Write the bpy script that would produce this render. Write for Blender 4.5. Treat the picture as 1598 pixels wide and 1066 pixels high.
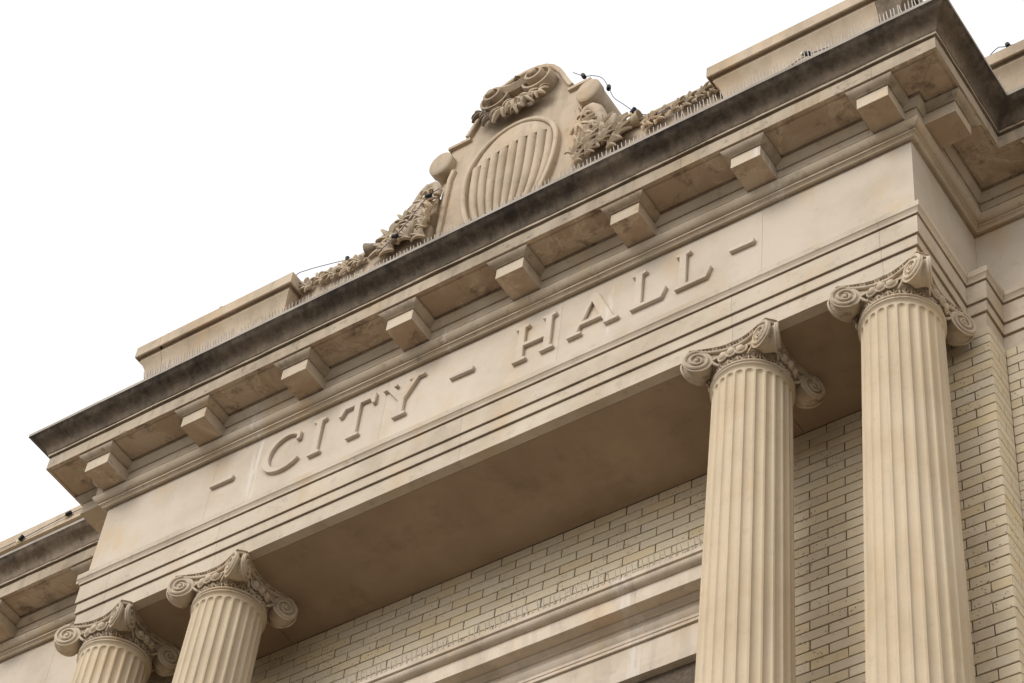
import bpy, bmesh, math, random
from mathutils import Vector, Matrix, noise

scene = bpy.context.scene
for o in list(bpy.data.objects):
    bpy.data.objects.remove(o)
rnd = random.Random(7)
R_ = math.radians

# ------------------------------------------------------------------ camera, sky, sun, exposure
CAM = Vector((13.95318, -10.75492, -15.61413))
cd = bpy.data.cameras.new("camera")
cam = bpy.data.objects.new("camera", cd)
scene.collection.objects.link(cam)
cam.location = CAM
cam.rotation_mode = 'XYZ'
cam.rotation_euler = (2.45665655, -0.09333349, 0.58484505)
cd.sensor_fit = 'HORIZONTAL'
cd.sensor_width = 36.0
cd.lens = 36.0 * 3763.228 / 1598.0
cd.clip_start = 0.1
cd.clip_end = 2000.0
scene.camera = cam

SUN_EL, SUN_AZ = 34.0, -16.0        # azimuth measured from the facade's outward normal (-Y), minus = towards -X
world = bpy.data.worlds.new("World")
scene.world = world
world.use_nodes = True
wn, wl = world.node_tree.nodes, world.node_tree.links
wn.clear()
sky = wn.new("ShaderNodeTexSky")
sky.sky_type = 'NISHITA'
sky.sun_disc = False
sky.sun_elevation = R_(SUN_EL)
sky.sun_rotation = R_(180.0 - SUN_AZ)
sky.dust_density = 6.0
sky.air_density = 1.0
hs = wn.new("ShaderNodeHueSaturation")
hs.inputs['Saturation'].default_value = 0.10
cl = wn.new("ShaderNodeMix")
cl.data_type = 'RGBA'
cl.inputs['Factor'].default_value = 0.65
cl.inputs[7].default_value = (13.0, 13.0, 13.2, 1)      # even white overcast deck
bg = wn.new("ShaderNodeBackground")
bg.inputs['Strength'].default_value = 0.12
wo = wn.new("ShaderNodeOutputWorld")
wl.new(sky.outputs[0], hs.inputs['Color'])
wl.new(hs.outputs[0], cl.inputs[6])
wl.new(cl.outputs[2], bg.inputs['Color'])
wl.new(bg.outputs[0], wo.inputs['Surface'])

sd = bpy.data.lights.new("sun", 'SUN')
sd.energy = 1.3
sd.angle = R_(24.0)
sd.color = (1.0, 0.965, 0.92)
sun = bpy.data.objects.new("sun", sd)
scene.collection.objects.link(sun)
sdir = Vector((math.cos(R_(SUN_EL)) * math.sin(R_(SUN_AZ)), -math.cos(R_(SUN_EL)) * math.cos(R_(SUN_AZ)), math.sin(R_(SUN_EL))))
sun.rotation_euler = sdir.to_track_quat('Z', 'Y').to_euler()
sun.location = sdir * 60

scene.view_settings.view_transform = 'Standard'
scene.view_settings.look = 'None'
scene.view_settings.gamma = 1.0
scene.view_settings.use_curve_mapping = False
scene.view_settings.exposure = 0.02
scene.cycles.max_bounces = 8
scene.cycles.diffuse_bounces = 5

# ------------------------------------------------------------------ materials
class NT:
    def __init__(s, name):
        s.m = bpy.data.materials.new(name)
        s.m.use_nodes = True
        s.n = s.m.node_tree.nodes
        s.l = s.m.node_tree.links
        s.b = s.n['Principled BSDF']
        s.pos = s.n.new("ShaderNodeNewGeometry").outputs['Position']
    def lk(s, a, b): s.l.new(a, b)
    def mapping(s, scale, loc=(0, 0, 0), rot=(0, 0, 0)):
        q = s.n.new("ShaderNodeMapping")
        q.inputs['Scale'].default_value = scale
        q.inputs['Location'].default_value = loc
        q.inputs['Rotation'].default_value = rot
        s.lk(s.pos, q.inputs['Vector'])
        return q.outputs[0]
    def noise(s, scale, detail=5, rough=.6, vec=None, dist=0.0):
        q = s.n.new("ShaderNodeTexNoise")
        q.inputs['Scale'].default_value = scale
        q.inputs['Detail'].default_value = detail
        q.inputs['Roughness'].default_value = rough
        q.inputs['Distortion'].default_value = dist
        s.lk(vec if vec is not None else s.pos, q.inputs['Vector'])
        return q.outputs['Fac']
    def ramp(s, v, stops):
        q = s.n.new("ShaderNodeValToRGB")
        el = q.color_ramp.elements
        while len(el) < len(stops): el.new(.5)
        for e, (t, c) in zip(el, stops):
            e.position = t
            e.color = c if len(c) == 4 else (*c, 1)
        s.lk(v, q.inputs[0])
        return q.outputs['Color']
    def fac(s, v, a, b):
        q = s.n.new("ShaderNodeMapRange")
        q.interpolation_type = 'SMOOTHSTEP'
        q.inputs['From Min'].default_value = a
        q.inputs['From Max'].default_value = b
        s.lk(v, q.inputs['Value'])
        return q.outputs[0]
    def mix(s, f, a, b, mode='MIX'):
        q = s.n.new("ShaderNodeMix")
        q.data_type = 'RGBA'
        q.blend_type = mode
        for sock, v in ((0, f), (6, a), (7, b)):
            if hasattr(v, 'is_linked'): s.lk(v, q.inputs[sock])
            elif isinstance(v, (int, float)): q.inputs[sock].default_value = v
            else: q.inputs[sock].default_value = (*v, 1)
        return q.outputs[2]
    def math(s, op, a, b):
        q = s.n.new("ShaderNodeMath")
        q.operation = op
        for i, v in ((0, a), (1, b)):
            if hasattr(v, 'is_linked'): s.lk(v, q.inputs[i])
            else: q.inputs[i].default_value = v
        return q.outputs[0]
    def rand(s):
        return s.n.new("ShaderNodeObjectInfo").outputs['Random']
    def finish(s, col, rough=.85, bump=None, bstr=.3, bdist=.01, bevel=0.0):
        if hasattr(col, 'is_linked'): s.lk(col, s.b.inputs['Base Color'])
        else: s.b.inputs['Base Color'].default_value = (*col, 1)
        s.b.inputs['Roughness'].default_value = rough
        s.b.inputs['Specular IOR Level'].default_value = .25
        nrm = None
        if bevel:
            q = s.n.new("ShaderNodeBevel")
            q.samples = 3
            q.inputs['Radius'].default_value = bevel
            nrm = q.outputs[0]
        if bump is not None:
            q = s.n.new("ShaderNodeBump")
            q.inputs['Strength'].default_value = bstr
            q.inputs['Distance'].default_value = bdist
            s.lk(bump, q.inputs['Height'])
            if nrm: s.lk(nrm, q.inputs['Normal'])
            nrm = q.outputs[0]
        if nrm: s.lk(nrm, s.b.inputs['Normal'])
        return s.m

def limestone(name, base, warmth=.75, streak=0.0, grime=0.25, tone=.12, rand=.10, drip=None, bstr=.30, bevel=.0022):
    """cream limestone: soft mottling, vertical wash marks, per-stone tone, scattered grime spots"""
    t = NT(name)
    big = t.noise(1.1, 6, .62)
    vert = t.noise(3.0, 5, .6, t.mapping((2.2, 2.2, .25)))
    dark = tuple(c * (1 - tone * 2.0) * k for c, k in zip(base, (1.0, .96, .90)))
    lite = tuple(min(1, c * (1 + tone)) for c in base)
    c = t.ramp(big, [(.30, dark), (.52, base), (.72, lite)])
    warm = tuple(c_ * k for c_, k in zip(base, (.98, .86, .68)))
    c = t.mix(t.math('MULTIPLY', t.fac(t.noise(2.3, 4, .6, t.mapping((1, 1, .5), (7, 3, 1))), .50, .74), warmth), c, warm)
    if streak:
        c = t.mix(t.math('MULTIPLY', t.fac(vert, .47, .64), streak), c, tuple(x * .58 for x in base))
    g = t.math('MULTIPLY', t.fac(t.noise(9, 6, .72), .54, .70), grime)
    c = t.mix(g, c, (.10, .082, .062))
    fine = t.noise(140, 3, .6)
    c = t.mix(t.math('MULTIPLY', t.fac(fine, .42, .7), .16), c, tuple(x * .6 for x in base))
    r = t.n.new("ShaderNodeMapRange")
    r.inputs['To Min'].default_value = 1 - rand
    r.inputs['To Max'].default_value = 1 + rand * .6
    t.lk(t.rand(), r.inputs['Value'])
    v = t.n.new("ShaderNodeHueSaturation")
    t.lk(r.outputs[0], v.inputs['Value'])
    t.lk(c, v.inputs['Color'])
    c = v.outputs[0]
    if drip:
        # pale lime run-off left by a leaking joint: narrow ragged vertical streaks at given X
        sp = t.n.new("ShaderNodeSeparateXYZ")
        t.lk(t.pos, sp.inputs[0])
        for x0, w in drip:
            wob = t.math('MULTIPLY', t.math('SUBTRACT', t.noise(2.5, 2, .5, t.mapping((0, 1, 1))), .5), .10)
            d = t.math('ABSOLUTE', t.math('SUBTRACT', t.math('ADD', sp.outputs[0], wob), x0), 0)
            k = t.fac(d, w, w * .2)
            k = t.math('MULTIPLY', k, t.fac(t.noise(26, 3, .6, t.mapping((1, 1, .08))), .42, .60))
            c = t.mix(t.math('MULTIPLY', k, .75), c, (.66, .60, .53))
    bp = t.mix(.5, t.noise(60, 5, .65), t.noise(9, 4, .6))
    return t.finish(c, .88, bp, bstr, .006, bevel)

STONE = (.565, .480, .372)
M = {}
M['stone'] = limestone('limestone', STONE)
M['frieze'] = limestone('frieze_limestone', (.578, .497, .398), grime=.10, tone=.08, rand=.07, drip=[(1.97, .10), (6.0, .03)])
M['bed'] = limestone('bed_limestone', (.555, .465, .352), grime=.36, drip=[(1.93, .13), (7.75, .10), (4.2, .05)])
M['shaft'] = limestone('shaft_limestone', (.568, .463, .325), warmth=.40, streak=.18, grime=.10, tone=.06, rand=.05, bevel=.002)
M['capital'] = limestone('capital_limestone', (.545, .450, .335), grime=.55, tone=.10, bevel=.0015)
M['corona'] = limestone('corona_limestone', (.445, .365, .270), streak=.45, grime=.60, tone=.14)
M['crest'] = limestone('crest_limestone', (.500, .402, .292), streak=.30, grime=.30, tone=.14, bstr=.45)
M['crest_dark'] = limestone('weathered_carving', (.47, .370, .262), streak=.5, grime=.75, tone=.16, bstr=.5)
M['hood'] = limestone('hood_limestone', (.60, .510, .405), streak=.30, grime=.22, tone=.10, drip=[(5.75, .10), (3.1, .09)])

def weathered(name, lo, hi):
    """cymatium: black biological crust with bare patches and vertical runs"""
    t = NT(name)
    n1 = t.noise(1.6, 7, .66, t.mapping((.55, .8, 1.2)))
    n2 = t.noise(5.5, 6, .70, t.mapping((1, 1, .35)))
    n3 = t.noise(24, 4, .7)
    s = t.mix(.38, n1, n2)
    s = t.mix(.18, s, n3)
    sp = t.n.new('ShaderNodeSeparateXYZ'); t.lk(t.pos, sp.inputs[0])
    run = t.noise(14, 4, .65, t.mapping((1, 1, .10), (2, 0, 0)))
    lip = t.math('SUBTRACT', t.math('MULTIPLY', t.fac(sp.outputs[2], 2.26, 2.46), .10), .05)  # tone graded darker towards the top lip
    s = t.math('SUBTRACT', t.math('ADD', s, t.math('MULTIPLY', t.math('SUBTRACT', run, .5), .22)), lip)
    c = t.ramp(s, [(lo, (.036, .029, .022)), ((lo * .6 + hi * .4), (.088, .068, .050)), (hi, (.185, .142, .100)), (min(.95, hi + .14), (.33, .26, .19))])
    c = t.mix(t.fac(t.noise(3.3, 5, .7, t.mapping((1, 1, 1), (5, 2, 9))), .62, .80), c, (.036, .030, .024))
    return t.finish(c, .93, t.mix(.5, n2, n3), .5, .012, .003)
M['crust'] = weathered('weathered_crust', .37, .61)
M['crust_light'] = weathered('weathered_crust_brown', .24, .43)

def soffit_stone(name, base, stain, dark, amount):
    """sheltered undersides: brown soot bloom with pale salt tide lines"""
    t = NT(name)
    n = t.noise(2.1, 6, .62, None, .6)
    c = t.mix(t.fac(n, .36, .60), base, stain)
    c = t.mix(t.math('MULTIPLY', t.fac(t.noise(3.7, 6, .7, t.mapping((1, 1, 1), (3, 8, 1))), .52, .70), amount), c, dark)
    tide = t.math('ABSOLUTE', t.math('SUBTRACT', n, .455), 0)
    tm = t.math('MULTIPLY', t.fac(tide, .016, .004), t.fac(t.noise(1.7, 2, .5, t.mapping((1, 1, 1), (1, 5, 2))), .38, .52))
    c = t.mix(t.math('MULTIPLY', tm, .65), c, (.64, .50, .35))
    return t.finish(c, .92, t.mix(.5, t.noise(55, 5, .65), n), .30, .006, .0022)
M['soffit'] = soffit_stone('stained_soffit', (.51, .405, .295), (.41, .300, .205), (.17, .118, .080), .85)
M['plaster'] = None
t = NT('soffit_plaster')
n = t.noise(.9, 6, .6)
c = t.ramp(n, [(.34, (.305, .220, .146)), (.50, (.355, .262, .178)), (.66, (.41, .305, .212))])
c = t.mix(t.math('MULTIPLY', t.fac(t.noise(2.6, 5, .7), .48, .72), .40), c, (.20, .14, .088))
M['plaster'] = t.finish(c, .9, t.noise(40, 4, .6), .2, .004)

t = NT('buff_brick')
rv = t.rand()
c = t.ramp(rv, [(0, (.595, .502, .360)), (.25, (.65, .560, .412)), (.5, (.68, .580, .415)), (.72, (.665, .545, .350)), (.88, (.635, .550, .412)), (1, (.70, .610, .455))])
c = t.mix(t.math('MULTIPLY', t.fac(t.noise(5, 4, .6), .5, .75), .35), c, (.52, .40, .22))
c = t.mix(t.math('MULTIPLY', t.fac(t.noise(11, 5, .7), .5, .78), .35), c, (.36, .31, .25))
pit = t.n.new("ShaderNodeTexVoronoi")
pit.inputs['Scale'].default_value = 24
t.lk(t.pos, pit.inputs['Vector'])
pm = t.math('MULTIPLY', t.fac(pit.outputs['Distance'], .24, .12), t.fac(t.noise(2.2, 3, .6), .47, .58))
c = t.mix(t.math('MULTIPLY', pm, .8), c, (.16, .11, .07))
bp = t.mix(pm, t.noise(70, 4, .65), (0, 0, 0))
M['brick'] = t.finish(c, .88, bp, .35, .006, .003)
t = NT('dark_mortar')
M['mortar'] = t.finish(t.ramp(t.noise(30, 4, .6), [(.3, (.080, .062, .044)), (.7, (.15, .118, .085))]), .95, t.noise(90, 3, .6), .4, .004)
t = NT('wall_base_brick')
bt = t.n.new("ShaderNodeTexBrick")
bt.inputs['Color1'].default_value = (.50, .43, .32, 1)
bt.inputs['Color2'].default_value = (.44, .38, .30, 1)
bt.inputs['Mortar'].default_value = (.09, .075, .06, 1)
bt.inputs['Scale'].default_value = 1.0
bt.inputs['Brick Width'].default_value = .333
bt.inputs['Row Height'].default_value = .107
bt.inputs['Mortar Size'].default_value = .006
t.lk(t.mapping((1, 1, 1), (0, 0, 0), (R_(90), 0, 0)), bt.inputs['Vector'])
M['farbrick'] = t.finish(bt.outputs['Color'], .9)
t = NT('pavement_concrete')
M['pave'] = t.finish(t.ramp(t.noise(1.5, 6, .6), [(.3, (.125, .113, .098)), (.7, (.185, .165, .142))]), .9, t.noise(40, 4, .6), .3, .005)
t = NT('black_rubber'); M['black'] = t.finish((.012, .012, .016), .5)
t = NT('violet_grey_cable'); M['cable'] = t.finish((.10, .09, .14), .55)
t = NT('bulb_glass'); M['bulb'] = t.finish((.75, .70, .42), .15)
t = NT('spike_plastic'); M['spike'] = t.finish(t.ramp(t.noise(6, 3, .6), [(.3, (.30, .26, .22)), (.7, (.50, .45, .40))]), .45)
t = NT('dark_opening'); M['opening'] = t.finish(t.ramp(t.noise(2, 4, .6), [(.3, (.085, .064, .047)), (.7, (.12, .09, .066))]), .6)
t = NT('lead_sheet'); M['lead'] = t.finish(t.ramp(t.noise(2.2, 6, .65), [(.3, (.24, .205, .165)), (.7, (.42, .37, .31))]), .7, t.noise(30, 4, .6), .3, .005)

# ------------------------------------------------------------------ mesh helpers
class MB:
    def __init__(s):
        s.v, s.f, s.mi = [], [], []
    def add(s, vs, fs, mi=0):
        o = len(s.v)
        s.v += [tuple(q) for q in vs]
        s.f += [tuple(i + o for i in f) for f in fs]
        s.mi += mi if isinstance(mi, list) else [mi] * len(fs)
    def box(s, x0, x1, y0, y1, z0, z1, mi=0):
        s.add([(x0, y0, z0), (x1, y0, z0), (x1, y1, z0), (x0, y1, z0), (x0, y0, z1), (x1, y0, z1), (x1, y1, z1), (x0, y1, z1)],
              [(0, 3, 2, 1), (4, 5, 6, 7), (0, 1, 5, 4), (1, 2, 6, 5), (2, 3, 7, 6), (3, 0, 4, 7)], mi)
    def loft(s, rings, cap0=True, cap1=True, closed=True, mi=0):
        n = len(rings[0]); vs = [q for r in rings for q in r]; fs = []
        for i in range(len(rings) - 1):
            for j in range(n if closed else n - 1):
                k = (j + 1) % n
                fs.append((i * n + j, i * n + k, (i + 1) * n + k, (i + 1) * n + j))
        if cap0: fs.append(tuple(range(n))[::-1])
        if cap1: fs.append(tuple((len(rings) - 1) * n + j for j in range(n)))
        s.add(vs, fs, mi)
    def lathe(s, prof, n=64, cx=0, cy=0):
        s.loft([[(cx + r * math.cos(2 * math.pi * j / n), cy + r * math.sin(2 * math.pi * j / n), z) for j in range(n)] for r, z in prof])
    def tube(s, path, rad, n=8, flat=1.0):
        path = [Vector(q) for q in path]; rings = []
        up = None
        for i, q in enumerate(path):
            a = path[max(0, i - 1)]; b = path[min(len(path) - 1, i + 1)]
            t_ = (b - a).normalized()
            if up is None:
                up = t_.orthogonal().normalized()
            up = (up - t_ * up.dot(t_)).normalized()
            sd_ = t_.cross(up)
            r = rad[i] if isinstance(rad, (list, tuple)) else rad
            rings.append([q + up * (r * math.cos(2 * math.pi * j / n)) + sd_ * (r * flat * math.sin(2 * math.pi * j / n)) for j in range(n)])
        s.loft(rings)
    def ell(s, c, rx, ry, rz, rot=None, nu=12, nv=7):
        c = Vector(c); rings = []
        for i in range(1, nv):
            a = math.pi * i / nv
            ring = []
            for j in range(nu):
                b = 2 * math.pi * j / nu
                q = Vector((rx * math.sin(a) * math.cos(b), ry * math.sin(a) * math.sin(b), rz * math.cos(a)))
                ring.append(c + (rot @ q if rot else q))
            rings.append(ring)
        s.loft(rings)
    def build(s, name, mats, parent=None, smooth=35, loc=None):
        me = mesh_of(s, name, mats, smooth)
        return link(name, me, parent, loc)

def mesh_of(s, name, mats, smooth=35):
    me = bpy.data.meshes.new(name)
    me.from_pydata(s.v, [], s.f)
    if not isinstance(mats, (list, tuple)): mats = [mats]
    for m in mats: me.materials.append(M[m])
    me.polygons.foreach_set('material_index', s.mi)
    b = bmesh.new(); b.from_mesh(me)
    bmesh.ops.recalc_face_normals(b, faces=b.faces)
    b.to_mesh(me); b.free()
    if smooth:
        me.polygons.foreach_set('use_smooth', [True] * len(me.polygons))
        me.set_sharp_from_angle(angle=R_(smooth))
    me.update()
    return me

def link(name, me, parent=None, loc=None):
    o = bpy.data.objects.new(name, me)
    scene.collection.objects.link(o)
    if parent: o.parent = parent
    if loc is not None: o.location = loc
    return o

def empty(name, parent=None, loc=(0, 0, 0)):
    o = bpy.data.objects.new(name, None)
    scene.collection.objects.link(o)
    o.location = loc
    o.empty_display_size = .2
    if parent: o.parent = parent
    return o

def tag(o, label, cat, group=None):
    o['label'] = label; o['category'] = cat
    if group: o['group'] = group
    return o

# ------------------------------------------------------------------ dimensions (metres; z = 0 is the portico soffit)
W = 9.0
Y1, Y2, PA = 0.8773, 1.188, 0.18       # pier face, wall and wing plane, pier overhang beyond the portico
GROUND = -17.25
COLX = (0.344, 1.728, 7.272, 8.656); COLY = 0.362
LX, RX = -7.5, 15.5                     # wing ends

# ground sheet
g = MB()
g.add([(-400, -400, GROUND), (400, -400, GROUND), (400, 400, GROUND), (-400, 400, GROUND)], [(0, 1, 2, 3)])
o = g.build('pavement', 'pave', None, 0)
o['kind'] = 'structure'

HALL = tag(empty('city_hall', None, (4.5, 0, GROUND)), 'cream limestone and buff brick city hall with columned portico and carved crest', 'building')
HALL_INV = Vector((-4.5, 0, -GROUND))
def part(name):
    e = empty(name, HALL)
    e.location = HALL_INV
    return e

# runs: (s, p, z) -> xyz ; p = projection from the frieze plane
RUN = {
    'front': lambda s, p, z: (s, -p, z),
    'right': lambda s, p, z: (W + p, s, z),
    'left': lambda s, p, z: (-p, s, z),
    'wing': lambda s, p, z: (s, Y2 - p, z),
    'pier': lambda s, p, z: (s, Y1 - p, z),
    'pier_r': lambda s, p, z: (W + PA + p, s, z),
    'pier_l': lambda s, p, z: (-PA - p, s, z),
}
def piece(name, run, prof, s0, m0, s1, m1, mats, parent, msel=None, jit=.0016, step=.16, rough=()):
    P = RUN[run]
    if name == 'cymatium_stone' and run == 'wing' and s1 < 1:
        m_old = msel; msel = lambda j: 3 if m_old(j) == 1 else m_old(j)
    gap = .0009
    a = s0 + (gap if m0 == 0 else .0008); b = s1 - (gap if m1 == 0 else .0008)
    n = max(1, int(abs(b - a) / step))
    mb = MB(); rings = []
    k = len(prof)
    for i in range(n + 1):
        t_ = i / n; ring = []
        for j, (p, z) in enumerate(prof):
            s = (a + m0 * p) * (1 - t_) + (b + m1 * p) * t_
            am = jit * (4.0 if j in rough else 1.0)
            if p < -.05: am = 0
            dp = am * noise.noise(Vector((s * 9 + j * 3.1, z * 40, j * 7.7)))
            dz = am * noise.noise(Vector((s * 9 + j * 5.3, z * 40 + 50, j * 3.7)))
            if j in rough: dz = -abs(dz) if rough.index(j) % 2 == 0 else abs(dz)
            ring.append(P(s, p + dp, z + dz))
        rings.append(ring)
    vs = [q for r in rings for q in r]; fs = []; mi = []
    for i in range(n):
        for j in range(k):
            q = (j + 1) % k
            fs.append((i * k + j, i * k + q, (i + 1) * k + q, (i + 1) * k + j))
            mi.append(msel(j) if msel else 0)
    fs.append(tuple(range(k))[::-1]); fs.append(tuple(n * k + j for j in range(k))); mi += [0, 0]
    mb.add(vs, fs, mi)
    return mb.build(name, mats, parent, 32)

def course(name, prof, mats, parent, joints_front, msel=None, jogs=False, rough=(), wing_step=1.6, jit=.0016):
    """a moulded stone course round the whole plan, cut into stones at the joints"""
    kw = dict(mats=mats, parent=parent, msel=msel, rough=rough, jit=jit)
    js = [0.0] + list(joints_front) + [W]
    for i in range(len(js) - 1):
        piece(name, 'front', prof, js[i], -1 if i == 0 else 0, js[i + 1], 1 if i == len(js) - 2 else 0, **kw)
    if jogs:
        piece(name, 'right', prof, 0, -1, Y1, -1, **kw)
        piece(name, 'pier', prof, W, 1, W + PA, 1, **kw)
        piece(name, 'pier_r', prof, Y1, -1, Y2, -1, **kw)
        piece(name, 'left', prof, 0, -1, Y1, -1, **kw)
        piece(name, 'pier', prof, -PA, -1, 0, -1, **kw)
        piece(name, 'pier_l', prof, Y1, -1, Y2, -1, **kw)
        ra, la = W + PA, -PA
    else:
        piece(name, 'right', prof, 0, -1, Y2, -1, **kw)
        piece(name, 'left', prof, 0, -1, Y2, -1, **kw)
        ra, la = W, 0.0
    xs = [ra]; x = ra + .9
    while x < RX: xs.append(x); x += wing_step
    xs.append(RX)
    for i in range(len(xs) - 1):
        piece(name, 'wing', prof, xs[i], 1 if i == 0 else 0, xs[i + 1], 0, **kw)
    xs = [la]; x = la - 1.66
    while x > LX: xs.append(x); x -= wing_step
    xs.append(LX)
    for i in range(len(xs) - 1):
        piece(name, 'wing', prof, xs[i + 1], 0, xs[i], -1 if i == 0 else 0, **kw)

# ------------------------------------------------------------------ core masses behind the stone skin
core = part('masonry_core')
c_ = MB()
c_.box(.125, W - .125, .125, Y2 + 3, .01, 2.45)
c_.box(LX, RX, Y2 + .125, Y2 + 6, -.2, 2.45)
c_.box(LX, RX, Y2 + .125, Y2 + 6, GROUND, -.2)
c_.build('core_block', 'mortar', core, 0)

# ------------------------------------------------------------------ architrave
arch = part('architrave')
A_PROF = [(-.118, 0), (-.016, 0), (-.016, .184), (-.026, .185), (-.025, .208), (-.006, .208), (-.004, .197), (.004, .197), (.004, .318), (-.006, .319), (-.005, .342), (.012, .342), (.014, .331), (.022, .331), (.022, .556), (.010, .557), (.011, .586),
          (.027, .586), (.029, .573), (.036, .573), (.036, .588), (.040, .602), (.048, .614), (.054, .626), (.060, .630), (.060, .699), (-.118, .699)]
course('architrave_stone', A_PROF, 'stone', arch, [COLX[0] + .02, COLX[1], 4.5, COLX[2], COLX[3] + .02], jogs=True)

# ------------------------------------------------------------------ frieze with raised inscription
frieze = part('frieze')
F_PROF = [(-.118, .702), (0, .702), (0, .94), (0, 1.18), (0, 1.42), (0, 1.650), (-.118, 1.650)]
course('frieze_stone', F_PROF, 'frieze', frieze, [1.43, 3.50, 5.46, 7.548], wing_step=2.0, jit=.0008)

def glyph(name, outer, holes=(), depth=.040):
    cu = bpy.data.curves.new(name, 'CURVE')
    cu.dimensions = '2D'; cu.fill_mode = 'BOTH'; cu.extrude = depth / 2
    cu.bevel_depth = .002; cu.bevel_resolution = 0
    for pts in (outer, *holes):
        sp = cu.splines.new('POLY')
        sp.points.add(len(pts) - 1)
        for q, (x, z) in zip(sp.points, pts): q.co = (x, z, 0, 1)
        sp.use_cyclic_u = True
    tmp = bpy.data.objects.new(name, cu)
    scene.collection.objects.link(tmp)
    dg = bpy.context.evaluated_depsgraph_get()
    me = bpy.data.meshes.new_from_object(tmp.evaluated_get(dg))
    bpy.data.objects.remove(tmp)
    me.materials.clear(); me.materials.append(M['frieze'])
    o = link(name, me, frieze)
    o.rotation_euler = (R_(90), 0, 0)
    o.location = (0, -depth / 2 + .001, 0)
    return o

ZB, ZT = .992, 1.492
S = .028                                   # serif thickness
def lig(x, w=.062, sw=.036): return None
def stem_I(x0, x1, sl, sr):
    return [(x0, ZB), (x1, ZB), (x1, ZB + S), (sr, ZB + S + .010), (sr, ZT - S - .010), (x1, ZT - S), (x1, ZT), (x0, ZT), (x0, ZT - S), (sl, ZT - S - .010), (sl, ZB + S + .010), (x0, ZB + S)]
def arc(cx, cz, rx, rz, a0, a1, n=22):
    return [(cx + rx * math.cos(R_(a0 + (a1 - a0) * i / n)), cz + rz * math.sin(R_(a0 + (a1 - a0) * i / n))) for i in range(n + 1)]
# C
cxC, czC = 2.345, 1.242
glyph('letter_c', arc(cxC, czC, .265, .262, 50, 318, 40) + [(cxC + .155, czC - .135)] + arc(cxC + .012, czC, .195, .222, 318, 52, 36) + [(cxC + .130, czC + .105), (cxC + .168, czC + .105), (cxC + .168, czC + .245)])
# I
glyph('letter_i', stem_I(2.668, 2.806, 2.704, 2.770))
# T
glyph('letter_t', [(3.118, ZB), (3.258, ZB), (3.258, ZB + S), (3.222, ZB + S + .01), (3.222, ZT - .036), (3.335, ZT - .036), (3.368, ZT - .120), (3.398, ZT - .120), (3.390, ZT + .018),
                   (3.372, ZT), (3.005, ZT), (2.985, ZT + .018), (2.978, ZT - .120), (3.008, ZT - .120), (3.042, ZT - .036), (3.156, ZT - .036), (3.156, ZB + S + .01), (3.118, ZB + S)])
# Y
glyph('letter_y', [(3.652, ZB), (3.796, ZB), (3.796, ZB + S), (3.758, ZB + S + .01), (3.758, 1.222), (3.892, ZT - S), (3.955, ZT - S), (3.955, ZT), (3.790, ZT), (3.790, ZT - S), (3.842, ZT - S),
                   (3.738, 1.285), (3.604, ZT - S), (3.640, ZT - S), (3.640, ZT), (3.484, ZT), (3.484, ZT - S), (3.528, ZT - S), (3.690, 1.222), (3.690, ZB + S + .01), (3.652, ZB + S)])
# H
glyph('letter_h', [(4.988, ZB), (5.128, ZB), (5.128, ZB + S), (5.090, ZB + S + .01), (5.090, 1.192), (5.318, 1.192), (5.318, ZB + S + .01), (5.282, ZB + S), (5.282, ZB), (5.420, ZB), (5.420, ZB + S), (5.384, ZB + S + .01),
                   (5.384, ZT - S - .01), (5.420, ZT - S), (5.420, ZT), (5.282, ZT), (5.282, ZT - S), (5.318, ZT - S - .01), (5.318, 1.232), (5.090, 1.232), (5.090, ZT - S - .01), (5.128, ZT - S), (5.128, ZT),
                   (4.988, ZT), (4.988, ZT - S), (5.024, ZT - S - .01), (5.024, ZB + S + .01), (4.988, ZB + S)])
# A
glyph('letter_a', [(5.575, ZB), (5.718, ZB), (5.718, ZB + S), (5.672, ZB + S + .006), (5.706, 1.110), (5.930, 1.110), (5.966, ZB + S + .006), (5.965, ZB + S), (5.965, ZB), (6.110, ZB), (6.110, ZB + S), (6.066, ZB + S + .008), (5.862, ZT + .012), (5.812, ZT + .012), (5.622, ZB + S + .008), (5.575, ZB + S)],
      [[(5.722, 1.150), (5.815, 1.395), (5.912, 1.150)]])
# L L
def ell_glyph(x):
    return [(x, ZB), (x + .318, ZB), (x + .362, ZB + .130), (x + .330, ZB + .130), (x + .280, ZB + .036), (x + .104, ZB + .036), (x + .104, ZT - S - .01), (x + .142, ZT - S), (x + .142, ZT), (x, ZT), (x, ZT - S), (x + .038, ZT - S - .01), (x + .038, ZB + S + .01), (x, ZB + S)]
glyph('letter_l', ell_glyph(6.238)); glyph('letter_l', ell_glyph(6.694))
for x0, x1 in ((1.447, 1.722), (4.278, 4.532), (7.243, 7.480)):
    glyph('dash', [(x0, 1.196), (x1, 1.190), (x1 + .004, 1.238), (x0 + .002, 1.238)])

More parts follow.
